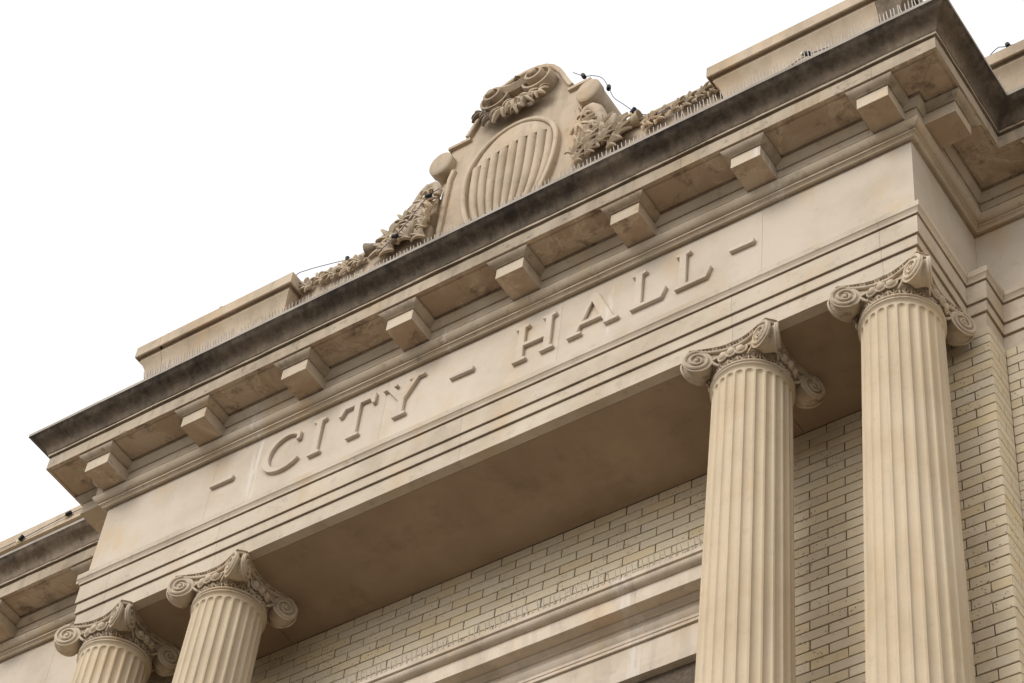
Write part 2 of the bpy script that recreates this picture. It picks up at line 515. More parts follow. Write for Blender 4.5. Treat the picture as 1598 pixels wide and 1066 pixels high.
# ------------------------------------------------------------------ cornice: bed mould, corona, cymatium
cornice = part('cornice')
B_PROF = [(-.118, 1.652), (-.006, 1.652), (-.004, 1.676), (.022, 1.676), (.026, 1.662), (.046, 1.662), (.050, 1.673), (.062, 1.681), (.062, 1.687), (.080, 1.690), (.080, 1.706), (.050, 1.710), (.056, 1.716), (.094, 1.720), (.114, 1.734),
          (.130, 1.756), (.138, 1.780), (.138, 1.788), (.092, 1.791), (.092, 1.834), (.110, 1.834), (.112, 1.824), (.120, 1.824), (.120, 1.924), (.112, 1.925), (.112, 1.942), (.123, 1.942), (.126, 1.936), (.132, 1.940), (.146, 1.956), (.164, 1.980), (.176, 2.004), (.178, 2.014), (.10, 2.018), (.10, 2.033), (-.118, 2.033)]
course('bed_mould_stone', B_PROF, ['bed', 'mortar'], cornice, [.322, 2.627, 4.536, 6.362, 8.66], msel=lambda j: 1 if j == 18 else 0)  # dark mortar on the groove's back face paints its shade into the colour
C_PROF = [(.02, 2.036), (.180, 2.036), (.182, 2.052), (.194, 2.052), (.196, 2.036), (.460, 2.036), (.468, 2.046), (.482, 2.046), (.488, 2.036), (.517, 2.036), (.517, 2.196), (.440, 2.202), (.440, 2.222), (.02, 2.222)]
course('corona_stone', C_PROF, ['corona', 'soffit', 'mortar'], cornice, [.115, 2.022, 4.511, 6.998, 8.905], msel=lambda j: 1 if j < 9 else (2 if j in (11, 12) else 0), rough=(10,))  # dark mortar fills the joint under the cymatium and paints its recess shade deeper
K_PROF = [(.02, 2.226), (.490, 2.226), (.494, 2.246), (.526, 2.246), (.530, 2.226), (.536, 2.226), (.536, 2.248), (.543, 2.254), (.550, 2.272), (.560, 2.300), (.577, 2.328), (.602, 2.352), (.634, 2.370), (.664, 2.386), (.688, 2.406), (.702, 2.430),
          (.717, 2.4423), (.717, 2.4835), (.02, 2.53)]
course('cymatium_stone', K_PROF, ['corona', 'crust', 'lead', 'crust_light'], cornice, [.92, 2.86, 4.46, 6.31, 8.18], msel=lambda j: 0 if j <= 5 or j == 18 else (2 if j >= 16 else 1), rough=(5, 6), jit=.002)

# modillions
def modillion_meshes():
    hw = .1492
    b = MB()
    b.box(-hw, hw, -.4265, -.0955, 1.812, 1.954, 0)
    b.mi = [1 if f == (0, 3, 2, 1) else 0 for f in b.f]
    cap = MB(); rings = []
    for o_, z in ((-.010, 1.955), (-.010, 1.962), (.012, 1.965), (.018, 1.972), (.038, 1.980), (.058, 1.994), (.070, 2.010), (.074, 2.022), (.030, 2.025), (.030, 2.0345)):
        rings.append([(-hw - o_, -.4265 - o_, z), (hw + o_, -.4265 - o_, z), (hw + o_, -.105, z), (-hw - o_, -.105, z)])
    cap.loft(rings)
    return mesh_of(b, 'modillion_block', ['bed', 'soffit'], 0), mesh_of(cap, 'modillion_cap', 'corona', 25)
mod_b, mod_c = modillion_meshes()
def modillion(x, y, rz):
    e = empty('modillion', HALL)
    e.location = HALL_INV + Vector((x, y, 0))
    e.rotation_euler = (0, 0, rz)
    k = 1 + rnd.uniform(-.012, .012)
    b = link('block', mod_b, e); b.scale = (k, 1, 1)
    c = link('cap_moulding', mod_c, e); c.scale = (k, 1, 1)
for k in range(8):
    modillion(4.5 + (k - 3.5) * 1.2454, 0, 0)
modillion(W, .148, R_(90)); modillion(0, .148, R_(-90))
for x in (9.93, 11.2, 12.45, 13.7, 14.9, -.98, -2.40, -3.65, -4.9, -6.15):
    modillion(x, Y2, 0)

# ------------------------------------------------------------------ portico soffit
soff = part('portico_soffit')
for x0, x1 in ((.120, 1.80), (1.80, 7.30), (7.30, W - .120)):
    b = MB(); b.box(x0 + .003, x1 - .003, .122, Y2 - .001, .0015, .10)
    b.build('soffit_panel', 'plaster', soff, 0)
b = MB(); b.box(-PA + .119, .119, Y1 + .12, Y2 + .1, .002, .3); b.box(W - .119, W + PA - .119, Y1 + .12, Y2 + .1, .002, .3)
b.build('pier_head', 'mortar', soff, 0)

# ------------------------------------------------------------------ columns
def shaft_mesh():
    NF, NS = 24, 12
    top, bot = -.372, -8.0
    zs = [-.345, -.352, -.362, -.370]
    fz0 = -.385                              # crown of the flute arches
    zs += [fz0 - d for d in (0, .002, .005, .009, .014, .020, .027, .035, .045, .06)]
    z = fz0 - .2
    while z > bot + .4: zs.append(z); z -= .45
    zs += [bot + .3, bot + .2, bot + .1, bot]
    def rad(z):
        return .3325 + (.0104 * (-z - .38)) - .00009 * (-z) ** 2
    mb = MB(); rings = []
    wf = .82                                  # flute share of the pitch
    for z in zs:
        r0 = rad(z); ring = []
        if z > -.372: r0 += .018 * (1 - min(1, (-.345 - z) / .027)) ** 2
        hw = wf * math.pi * r0 / NF
        d = fz0 - z
        if d <= 0: k = 0
        elif d < hw: k = math.sqrt(max(0, 1 - (1 - d / hw) ** 2))
        else: k = 1
        e = z - (bot + .15)
        if e < hw: k = 0 if e <= 0 else math.sqrt(max(0, 1 - (1 - e / hw) ** 2))
        for f in range(NF):
            for q in range(NS):
                t_ = (q / NS) * 2 - 1
                a = 2 * math.pi * (f + q / NS) / NF
                u = abs(t_) / wf
                dep = 0
                if k > .01 and u < k:
                    dep = .022 * k * math.sqrt(1 - (u / k) ** 2)
                ring.append(((r0 - dep) * math.cos(a), (r0 - dep) * math.sin(a), z))
        rings.append(ring)
    mb.loft(rings)
    return mesh_of(mb, 'shaft', 'shaft', 50)

def spiral(c, u, n, R0, r1, turns, npts, sgn):
    """points of a flat spiral: starts on the outer top and winds in; u = in-plane horizontal, z up, n = outward normal"""
    pts = []
    for i in range(npts + 1):
        t_ = i / npts
        r = R0 * (1 - t_) ** 1.05 + r1 * t_
        a = R_(90) + sgn * t_ * turns * 2 * math.pi
        pts.append(c + u * (r * math.cos(a)) + Vector((0, 0, r * math.sin(a))) + n * (.006 + .010 * t_))
    return pts

VR, VH, VF, VZ, VA = .128, .300, .398, -.142, 25.0
def volute_mesh():
    """one corner (at -x,-y): two spiral faces meeting on the diagonal"""
    mb = MB()
    a = R_(VA)
    c1 = Vector((-VH, -VF, VZ)); u1 = Vector((-math.cos(a), -math.sin(a), 0)); n1 = Vector((math.sin(a), -math.cos(a), 0))
    c2 = Vector((-VF, -VH, VZ)); u2 = Vector((-math.sin(a), -math.cos(a), 0)); n2 = Vector((-math.cos(a), math.sin(a), 0))
    N = 40
    def ring(c, u, r): return [c + u * (r * math.cos(2 * math.pi * j / N)) + Vector((0, 0, r * math.sin(2 * math.pi * j / N))) for j in range(N)]
    cm = (c1 + c2) / 2 + Vector((.035, .035, 0))
    um = (u1 + u2).normalized()
    # waisted roll between the two faces
    rings = [ring(c1 + n1 * .004, u1, VR * .93), ring(c1, u1, VR), ring(c1 - n1 * .014, u1, VR * .985), ring((c1 * .75 + cm * .25), (u1 * .75 + um * .25).normalized(), VR * .90), ring(cm, um, VR * .86),
             ring((c2 * .75 + cm * .25), (u2 * .75 + um * .25).normalized(), VR * .90), ring(c2 - n2 * .014, u2, VR * .985), ring(c2, u2, VR), ring(c2 + n2 * .004, u2, VR * .93)]
    mb.loft(rings)
    for c, u, n_, s_ in ((c1, u1, n1, -1), (c2, u2, n2, -1)):
        mb.tube(spiral(c, u, n_, VR - .008, .026, 2.05, 64, s_), [.0175 * (1 - .35 * i / 64) for i in range(65)], 7)
        rot = Matrix((u, n_, Vector((0, 0, 1)))).transposed()
        mb.ell(c + n_ * .012, .020, .014, .020, rot)
        # leaf spur that fills the corner between spiral and eggs
        for q in range(3):
            cc = c - u * (VR + .006 + .016 * q) + Vector((0, 0, -.030 - .014 * q)) - n_ * .004
            mb.ell(cc, .013, .012, .040 - .006 * q, rot @ Matrix.Rotation(R_(35 + 12 * q), 3, 'Y'), 8, 6)
    return mesh_of(mb, 'volute', 'capital', 40)

SX = .365
def side_curve(off, n=24, sx=SX):
    """concave front side of the abacus from its left to its right corner (plan, facing -y); its flare dies out at the horns"""
    return [(x, -(.306 + off * (1 - (abs(x) / .40) ** 5) + .86 * x * x)) for x in (sx * (-1 + 2 * i / n) for i in range(n + 1))]
def abacus_ring(off, z, n=24):
    ring = []
    for q in range(4):
        a = R_(90 * q)
        for x, y in side_curve(off, n):
            ring.append((x * math.cos(a) - y * math.sin(a), x * math.sin(a) + y * math.cos(a), z))
    return ring
def abacus_mesh():
    mb = MB()
    mb.loft([abacus_ring(o_, z) for o_, z in ((.038, -.001), (.038, -.0055), (.004, -.0065), (-.016, -.012), (-.018, -.032))])
    for q in range(4):                           # channel between the volutes: shallow in the middle, deep where it rolls into them
        rot = Matrix.Rotation(R_(90 * q), 3, 'Z')
        rings, top, low = [], [], []
        for i in range(31):
            x = .325 * (-1 + i / 15)
            y0 = .306 + .86 * x * x
            k = max(0, min(1, (abs(x) - .10) / .20)); k = k * k * (3 - 2 * k)
            zl = -.098 - .095 * k
            zt = -.030 + .010 * k
            rings.append([rot @ Vector((x, -(y0 + o_), z)) for o_, z in ((-.10, zt), (.004, zt), (-.006, zt - .014), (-.010, (zt + zl) / 2), (-.006, zl + .010), (.0, zl), (-.10, zl))])
            top.append(rot @ Vector((x, -(y0 + .008), zt - .008)))
            if abs(x) < .20: low.append(rot @ Vector((x, -(y0 + .004), zl)))
        mb.loft(rings)
        mb.tube(top, .0175, 8)
        mb.tube(low, .010, 7)
    return mesh_of(mb, 'abacus', 'capital', 35)
def tongue_mesh():
    """carved leaf-and-dart strip on the flared upper member of the abacus"""
    mb = MB()
    cur = side_curve(.016, 40, .30)
    for q in range(4):
        a = R_(90 * q)
        rz = Matrix.Rotation(a, 3, 'Z')
        for i in range(0, 41):
            x, y = cur[i]
            k = i % 8
            if k in (3, 5, 7): continue
            rr, hh = ((.013, .026), (.004, .026), (.013, .026), (.005, .020), (.005, .020), (.005, .020), (.005, .020))[k]
            mb.ell(rz @ Vector((x, y, -.017)), rr, .010, hh, rz @ Matrix.Rotation(R_(48), 3, 'X'), 6, 5)
    return mesh_of(mb, 'leaf_moulding', 'capital', 60)
def ring_mesh():
    mb = MB()
    def tor(r, z, rr, rz): return [(r + rr * math.cos(R_(b)), z + rz * math.sin(R_(b))) for b in range(-90, 91, 20)]
    prof = [(.30, -.345), (.338, -.345), (.338, -.340)] + tor(.338, -.327, .016, .013) + [(.338, -.313), (.318, -.311), (.318, -.304)] + tor(.332, -.288, .022, .015) + [(.332, -.271), (.312, -.269), (.30, -.262)]
    mb.lathe(prof, 96)
    return mesh_of(mb, 'astragal', 'capital', 30)
def necking_mesh():
    mb = MB()
    mb.lathe([(.28, -.272), (.312, -.270), (.310, -.235), (.316, -.200), (.330, -.180), (.340, -.172), (.28, -.170)], 96)
    # anthemion relief: lobes and little curls
    for k in range(22):
        a = 2 * math.pi * k / 22
        for da, z, rt, rz_, tilt in ((0, -.220, .013, .040, 0), (.070, -.226, .009, .034, 30), (-.070, -.226, .009, .034, -30), (.143, -.246, .014, .014, 0), (.143, -.204, .008, .024, 0)):
            b = a + da
            rot = Matrix.Rotation(b, 3, 'Z') @ Matrix.Rotation(R_(tilt), 3, 'X')
            mb.ell((.324 * math.cos(b), .324 * math.sin(b), z), .020, rt, rz_, rot, 7, 5)
    return mesh_of(mb, 'necking', 'capital', 50)
def echinus_mesh():
    mb = MB()
    mb.lathe([(.26, -.172), (.332, -.170), (.340, -.160), (.336, -.130), (.330, -.095), (.26, -.085)], 96)
    for q in range(4):                          # darts, two beside every egg
        for k in (-1.5, -.5, .5, 1.5):
            for e in (-.030, 0, .030):
                a = R_(270 + 90 * q) + k * .235 + e
                mb.ell((.347 * math.cos(a), .347 * math.sin(a), -.142), .020, .0065, .040, Matrix.Rotation(a, 3, 'Z'), 6, 5)
    return mesh_of(mb, 'echinus', 'capital', 45)
def egg_mesh():
    mb = MB()
    mb.ell((.350, 0, -.146), .038, .040, .044, None, 14, 9)
    pts = []
    for i in range(19):
        b = R_(-200 + 220 * i / 18)
        pts.append((.356, .056 * math.cos(b), -.136 + .060 * math.sin(b)))
    mb.tube(pts, .0085, 6)
    return mesh_of(mb, 'egg', 'capital', 50)
def base_mesh():
    mb = MB()
    def tor(r, z, rr, rz): return [(r + rr * math.cos(R_(b)), z + rz * math.sin(R_(b))) for b in range(-90, 91, 20)]
    mb.box(-.58, .58, -.58, .58, -8.56, -8.40)
    mb.lathe([(.3, -8.40)] + tor(.50, -8.32, .07, .08) + [(.47, -8.23), (.44, -8.18), (.46, -8.13)] + tor(.44, -8.08, .045, .05) + [(.42, -8.02), (.41, -8.0), (.3, -7.99)], 64)
    return mesh_of(mb, 'base', 'stone', 35)
meshes = dict(shaft=shaft_mesh(), astragal=ring_mesh(), necking=necking_mesh(), echinus=echinus_mesh(), abacus=abacus_mesh(), leaf_moulding=tongue_mesh(), base=base_mesh())
vol, egg = volute_mesh(), egg_mesh()
for i, x in enumerate(COLX):
    e = empty('column', HALL)
    e.location = HALL_INV + Vector((x, COLY, 0))
    for nm, me in meshes.items():
        o = link(nm, me, e)
        if nm == 'leaf_moulding': o['kind'] = 'stuff'
        if nm == 'shaft': o.rotation_euler = (0, 0, R_(3.7))
    for q in range(4):
        o = link('volute', vol, e); o.rotation_euler = (0, 0, R_(90 * q))
        for k in (-1, 0, 1):
            o = link('egg', egg, e); o.rotation_euler = (0, 0, R_(270 + 90 * q) + k * .235)

# ------------------------------------------------------------------ brickwork
BL, BH, BJ = .3328, .107, .0095
brick_cache = {}
def brick_mesh(l, h, d, axis):
    key = (round(l, 3), round(h, 3), round(d, 3), axis)
    if key not in brick_cache:
        mb = MB(); c = .0035
        l2, h2 = l / 2, h / 2
        rings = [[(-l2 + k, y, -h2 + k), (l2 - k, y, -h2 + k), (l2 - k, y, h2 - k), (-l2 + k, y, h2 - k)] for k, y in ((c, 0), (0, c), (0, d))]
        if axis == 'x':    # outward +x
            rings = [[(-q[1], q[0], q[2]) for q in r] for r in rings]
        elif axis == '-x':
            rings = [[(q[1], -q[0], q[2]) for q in r] for r in rings]
        mb.loft(rings)
        brick_cache[key] = mesh_of(mb, 'brick', 'brick', 0)
    return brick_cache[key]

HX0, HX1 = 2.0, 7.0                            # door hood extent
def seen(pt):
    """does the street side see this point past the columns, the hood and the picture edge"""
    v = Vector(pt)
    q = cam_inv @ v
    if q.z > -.1: return False
    px = 799 + 3763.228 * q.x / -q.z; py = 533 - 3763.228 * q.y / -q.z
    if not (-4 < px < 1602 and -4 < py < 1070): return False
    d = v - CAM
    for x in COLX:
        a = Vector((x - CAM.x, COLY - CAM.y)); dd = Vector((d.x, d.y))
        t_ = a.dot(dd) / dd.dot(dd)
        if (a - dd * t_).length < .338 and (CAM.z + d.z * t_) < -.3 and t_ < .999: return False
    if v.y > 1.1 and HX0 < v.x < HX1:
        t_ = (Y2 - .34 - CAM.y) / d.y
        zz = CAM.z + d.z * t_
        if -2.6 < zz < -1.33 and t_ < .999: return False
    return True
bpy.context.view_layer.update()
cam_inv = cam.matrix_world.inverted()

bricks = []                                    # (wall, centre on face, axis, length, height)
def row_joints(x0, x1, phase, row):
    js = [x0]
    x = phase + (0 if row % 2 == 0 else BL / 2)
    x += math.ceil((x0 - x) / BL) * BL
    while x < x1 - .02:
        if x > x0 + .02: js.append(x)
        x += BL
    js.append(x1)
    return js
ROWS = 48
PW0 = 8.14
def hood_blocks(xa, xb, z):
    return xb > HX0 + .05 and xa < HX1 - .05 and z < -1.33
for r in range(ROWS):
    zc = -(r + .5) * BH
    for wall, x0, x1, y, ph in (('rear', W - PW0, PW0, Y2, .191), ('wing', W + PA - .006, 12.5, Y2, 9.277), ('wing', -3.4, -PA, Y2, -.26), ('pier', PW0, W + PA, Y1, 9.174), ('pier', -PA, W - PW0, Y1, .826)):
        js = row_joints(x0, x1, ph, r)
        for a, b in zip(js[:-1], js[1:]):
            if wall == 'rear' and hood_blocks(a, b, zc): continue
            bricks.append((wall, ((a + b) / 2, y, zc), '-y', b - a - BJ, x0))
    for x, ax in ((W + PA, 'x'), (-PA, '-x'), (PW0, '-x'), (W - PW0, 'x')):
        if r % 2: segs = ((Y1 + .012, Y2),)
        else: segs = ((Y1 + .012, Y1 + .16), (Y1 + .16, Y2))
        for a, b in segs:
            bricks.append(('pier', (x, (a + b) / 2, zc), ax, b - a - BJ, x))

wall_parts = {'rear': part('portico_wall'), 'wing': part('wing_wall'), 'pier': part('brick_pier')}
wing_left, pier_left = part('wing_wall'), part('brick_pier')
def parent_of(wall, c):
    if c[0] < 4.5 and wall == 'wing': return wing_left
    if c[0] < 4.5 and wall == 'pier': return pier_left
    return wall_parts[wall]
vis, rest = [], {}
for bdef in bricks:
    wall, c, ax, L, _ = bdef
    if L < .02: continue
    h = L / 2 - .02
    off = (h, 0, 0) if ax == '-y' else (0, h, 0)
    hits = sum(seen((c[0] + s_ * off[0], c[1] + s_ * off[1], c[2] + q_ * .03)) for s_ in (-1, -.5, 0, .5, 1) for q_ in (-1, 1))
    if ax == '-x' : hits = 0
    if hits:
        dist = (Vector(c) - CAM).length
        vis.append((hits / 10 * L / dist ** 2 * (1 if ax == '-y' else .45), bdef))
    else: rest.setdefault(parent_of(wall, c), []).append(bdef)
vis.sort(key=lambda q: -q[0])
for _, bdef in vis[300:]: rest.setdefault(parent_of(bdef[0], bdef[1]), []).append(bdef)
print('bricks seen', len(vis), 'of', len(bricks))
def place_brick(bdef):
    wall, c, ax, L, _ = bdef
    o = link('brick', brick_mesh(L, BH - BJ, .06, ax), parent_of(wall, c))
    j = lambda a: rnd.uniform(-a, a)
    o.location = (c[0] + (j(.002) if ax != '-y' else j(.001)), c[1] + (j(.002) if ax == '-y' else 0), c[2] + j(.0012))
    o.rotation_euler = (j(.003), j(.004), j(.004))
for _, bdef in vis[:300]: place_brick(bdef)
for par, lst in rest.items():
    mb = MB()
    for wall, c, ax, L, _ in lst:
        l2, h2 = L / 2, (BH - BJ) / 2
        if ax == '-y': mb.box(c[0] - l2, c[0] + l2, c[1], c[1] + .05, c[2] - h2, c[2] + h2)
        elif ax == 'x': mb.box(c[0] - .05, c[0], c[1] - l2, c[1] + l2, c[2] - h2, c[2] + h2)
        else: mb.box(c[0], c[0] + .05, c[1] - l2, c[1] + l2, c[2] - h2, c[2] + h2)
    o = mb.build('brickwork', 'brick', par, 0)
    o['kind'] = 'stuff'
ZR = -ROWS * BH
def mass(par, x0, x1, y0, y1, z0, z1, mat, nm='mortar_bed'):
    b = MB(); b.box(x0, x1, y0, y1, z0, z1); b.build(nm, mat, par, 0)
mass(wall_parts['rear'], W - PW0 + .01, PW0 - .01, Y2 + .008, Y2 + .12, ZR, 0, 'mortar')
mass(wall_parts['wing'], W + PA + .0, RX, Y2 + .008, Y2 + .12, ZR, 0, 'mortar')
mass(wing_left, LX, -PA, Y2 + .008, Y2 + .12, ZR, 0, 'mortar')
mass(wall_parts['pier'], PW0 + .008, W + PA - .008, Y1 + .008, Y2 + .007, ZR, -.001, 'mortar')
mass(pier_left, -PA + .008, W - PW0 - .008, Y1 + .008, Y2 + .007, ZR, -.001, 'mortar')
mass(wall_parts['rear'], W - PW0, PW0, Y2 - .002, Y2 + .12, -8.5, ZR - .002, 'farbrick', 'lower_wall')
mass(wall_parts['wing'], W + PA, RX, Y2 - .002, Y2 + .12, GROUND, ZR - .002, 'farbrick', 'lower_wall')
mass(wing_left, LX, -PA, Y2 - .002, Y2 + .12, GROUND, ZR - .002, 'farbrick', 'lower_wall')
mass(wall_parts['pier'], PW0, W + PA, Y1, Y2 + .05, -8.5, ZR - .002, 'farbrick', 'lower_wall')
mass(pier_left, -PA, W - PW0, Y1, Y2 + .05, -8.5, ZR - .002, 'farbrick', 'lower_wall')
pod = part('podium')
b = MB(); b.box(-.55, W + .55, -.6, Y2 + .1, GROUND, -8.57); b.build('podium_block', 'stone', pod, 0)

# ------------------------------------------------------------------ door hood on the rear wall
hood = part('door_hood')
RUN['hood'] = lambda s, p, z: (s, Y2 - p, z)
H_TOP = [(-.05, -1.27), (.30, -1.300), (.340, -1.318), (.340, -1.360), (.318, -1.366), (.326, -1.380), (.322, -1.400), (.306, -1.420), (.285, -1.430), (.262, -1.434), (-.05, -1.434)][::-1]
H_COR = [(-.05, -1.437), (.262, -1.437), (.262, -1.594), (.222, -1.596), (.100, -1.596), (-.05, -1.596)][::-1]
H_BED = [(-.05, -1.599), (.150, -1.599), (.140, -1.616), (.110, -1.630), (.104, -1.640), (.085, -1.646), (.085, -1.700), (.098, -1.703), (.092, -1.735), (.072, -1.76), (.072, -1.792), (.060, -1.798), (.072, -1.806), (.072, -1.836), (-.05, -1.84)][::-1]
H_FRI = [(-.05, -1.843), (.050, -1.843), (.050, -2.108), (-.05, -2.108)][::-1]
H_ARC = [(-.05, -2.111), (.066, -2.111), (.066, -2.205), (-.05, -2.205)][::-1]
for nm, pr, js, mt in (('hood_crown', H_TOP, [HX0, 4.35, 5.86, HX1], 'hood'), ('hood_corona', H_COR, [HX0, 3.5, 5.86, HX1], 'hood'), ('hood_bed_mould', H_BED, [HX0, 4.42, 5.86, HX1], 'hood'),
                       ('hood_frieze', H_FRI, [HX0 + .1, 4.42, HX1 - .1], 'hood'), ('hood_architrave', H_ARC, [HX0 + .1, 5.0, HX1 - .1], 'hood')):
    for a, b_ in zip(js[:-1], js[1:]):
        piece(nm, 'hood', pr, a, 0, b_, 0, mt, hood)
for x0, x1 in ((HX0 + .1, HX0 + .55), (HX1 - .55, HX1 - .1)):
    b = MB(); b.box(x0, x1, Y2 - .06, Y2 + .1, -8.4, -2.207); b.build('door_jamb', 'hood', hood, 0)
b = MB(); b.box(HX0 + .56, HX1 - .56, Y2 + .11, Y2 + .124, -8.4, -2.207); b.build('door_recess', 'opening', hood, 0)
b = MB()
for k in range(5):
    x = HX0 + .6 + k * (HX1 - HX0 - 1.2) / 4
    b.box(x - .04, x + .04, Y2 + .06, Y2 + .11, -8.4, -2.30)
b.box(HX0 + .56, HX1 - .56, Y2 + .055, Y2 + .108, -2.30, -2.208)
b.build('door_frame', 'opening', hood, 0)

# ------------------------------------------------------------------ parapet, attic blocks
para = part('parapet')
for xa, xb in ((1.95, 3.60), (5.40, 7.05)):
    b = MB(); b.box(xa, xb, .02, .50, 2.515, 4.10); b.build('parapet_wall', 'crest', para, 0)
    b = MB(); b.box(xa + .04, xb - .04, -.01, .54, 4.102, 4.150); b.build('parapet_coping', 'crest', para, 0)
b = MB(); b.box(-.02, 1.94, -.1, .5, 2.515, 2.8); b.box(7.06, W + .02, -.1, .5, 2.515, 2.8); b.build('attic_footing', 'crest', para, 0)
def attic_block(x0, x1, y0, y1, cuts, ztop=4.098, mats=None):
    e = empty('attic_block', HALL)
    e.location = HALL_INV
    xs = [x0] + cuts + [x1]
    prof = [(.13, ztop - 1.58), (.13, ztop - .62), (.128, ztop - .50), (.120, ztop - .42), (.106, ztop - .345), (.086, ztop - .285), (.062, ztop - .240), (.046, ztop - .215), (.046, ztop - .205), (.054, ztop - .200), (.052, ztop - .135), (.016, ztop - .135), (.012, ztop - .168), (0, ztop - .160), (0, ztop), (.02, ztop + .012)]
    for i in range(len(xs) - 1):
        mb = MB(); rings = []
        for o_, z in prof:
            a = xs[i] + (o_ if i == 0 else .002); b_ = xs[i + 1] - (o_ if i == len(xs) - 2 else .002)
            rings.append([(a, y0 + o_, z), (b_, y0 + o_, z), (b_, y1 - o_, z), (a, y1 - o_, z)])
        mb.loft(rings)
        mb.build('cap_stone', mats[i] if mats else 'crest', e, 30)
attic_block(-.13, 1.993, -.2, .45, [.21])
attic_block(7.007, 9.13, -.2, .45, [8.79], mats=['crest', 'crust_light'])
attic_block(W + .25, RX, .99, 1.7, [11.0, 13.0], 4.06)
b = MB(); b.box(LX, .0, 1.02, 1.5, 2.515, 3.36); b.build('wing_parapet', 'crest', para, 0)
b = MB(); b.box(LX, .0, .97, 1.55, 3.363, 3.56); b.build('wing_coping', 'crest', para, 0)

# ------------------------------------------------------------------ crest over the portico
crest = part('crest')
CX = 4.5
half = [(.83, 2.52), (.83, 4.90), (.81, 5.06), (.80, 5.30), (.87, 5.38), (.87, 5.50), (.64, 5.53), (.665, 5.575), (.625, 5.66), (.575, 5.78), (.52, 5.92), (.46, 6.05), (.385, 6.165), (.29, 6.255), (.16, 6.315), (0, 6.335)]
outl = [(CX + x, z) for x, z in half] + [(CX - x, z) for x, z in half[-2::-1]]
def extrude_xz(mb, poly, y0, y1):
    n = len(poly)
    mb.add([(x, y0, z) for x, z in poly] + [(x, y1, z) for x, z in poly],
           [tuple(range(n))[::-1], tuple(range(n, 2 * n))] + [(i, (i + 1) % n, n + (i + 1) % n, n + i) for i in range(n)])
mb = MB(); extrude_xz(mb, outl, .10, .52); mb.build('crest_slab', 'crest', crest, 20)
def band(mb, path, w, y0, y1):
    """flat raised band along an xz path, laid to the left of the direction of travel"""
    pts = [Vector((x, z)) for x, z in path]; rings = []
    for i, q in enumerate(pts):
        d = (pts[min(i + 1, len(pts) - 1)] - pts[max(i - 1, 0)]).normalized()
        n_ = Vector((-d.y, d.x)) * w
        o_ = .012
        a, b_ = q, q + n_
        a2, b2 = q + n_ * .18, q + n_ * .82
        rings.append([(a.x, y1, a.y), (a.x, y0 + o_, a.y), (a2.x, y0, a2.y), (b2.x, y0, b2.y), (b_.x, y0 + o_, b_.y), (b_.x, y1, b_.y)])
    mb.loft(rings)
mb = MB()
arc_r = [(CX + x, z) for x, z in half[7:]]
band(mb, [(CX + x * 1.03, z + .012) for x, z in half[7:]] + [(CX - x * 1.03, z + .012) for x, z in half[-2:6:-1]], .055, .045, .50)
mb.build('crest_arch_rim', 'crest', crest, 30)
for s_ in (-1, 1):
    mb = MB()
    pth = [(CX + s_ * x, z) for x, z in ((.86, 2.6), (.85, 4.0), (.845, 4.5), (.835, 4.90), (.80, 5.05))]
    band(mb, pth if s_ > 0 else pth[::-1], .055, .055, .40)
    mb.build('crest_edge_band', 'crest', crest, 30)
    # shoulder and roll
    mb = MB(); mb.box(CX + s_ * .62 - .0 if s_ > 0 else CX - .90, CX + .90 if s_ > 0 else CX - .62, .06, .50, 5.50, 5.545)
    mb.build('crest_shoulder', 'crest', crest, 0)
    mb = MB(); rings = []
    for y, k in ((-.010, .80), (0, .93), (.012, 1.0), (.10, 1.0), (.115, .93), (.135, .92), (.56, .90), (.58, .85)):
        rings.append([(CX + s_ * .925 + k * .145 * math.cos(R_(b)) * 1.0, y, 5.205 + k * .185 * math.sin(R_(b))) for b in range(0, 360, 10)])
    mb.loft(rings)
    mb.build('crest_roll', 'crest', crest, 40)
# shield
def egg_w(z):
    if z > 4.62: return .535 * math.sqrt(max(0, 1 - ((z - 4.62) / .655) ** 2))
    return .535 * max(0, 1 - ((4.62 - z) / 1.25) ** 2) ** .62
def path_egg(k, n=60, z0=3.40):
    zs = [z0 + (5.275 - z0) * math.sin(R_(90) * i / n) for i in range(n + 1)]
    rt = [(egg_w(z) + k, z + (k if z > 5.2 else 0)) for z in zs]
    return rt
mb = MB()
rr = path_egg(.0)
full = [(CX + x, z) for x, z in rr] + [(CX - x, z) for x, z in rr[-2::-1]]
band(mb, full[::-1], .058, .028, .12)
mb.build('shield_rim', 'crest', crest, 30)
mb = MB(); rings = []
def chief(u): return 4.97 - .10 * u * u + .05 * u
for i in range(25):                              # plain upper field, gently domed
    v_ = i / 24
    ring = []
    for j in range(31):
        u = -1 + 2 * j / 30
        uu = u * .985
        z0_, z1_ = chief(uu) - .01, 4.62 + .655 * math.sqrt(max(0, 1 - uu * uu)) - .004
        z1_ = max(z1_, z0_ + .004)
        z = z0_ + (z1_ - z0_) * v_
        ring.append((CX + uu * .535 if z > 4.62 else CX + uu * egg_w(z), .082 - .055 * (1 - uu * uu) * math.sin(math.pi * (.25 + .75 * (1 - v_) * .6)), z))
    rings.append(ring)
rings.append([(x, .14, z) for x, y, z in rings[-1]])
rings.insert(0, [(x, .14, z) for x, y, z in rings[0]])
mb.loft(rings, False, False, False)
mb.build('shield_field', 'crest', crest, 45)
NR = 9
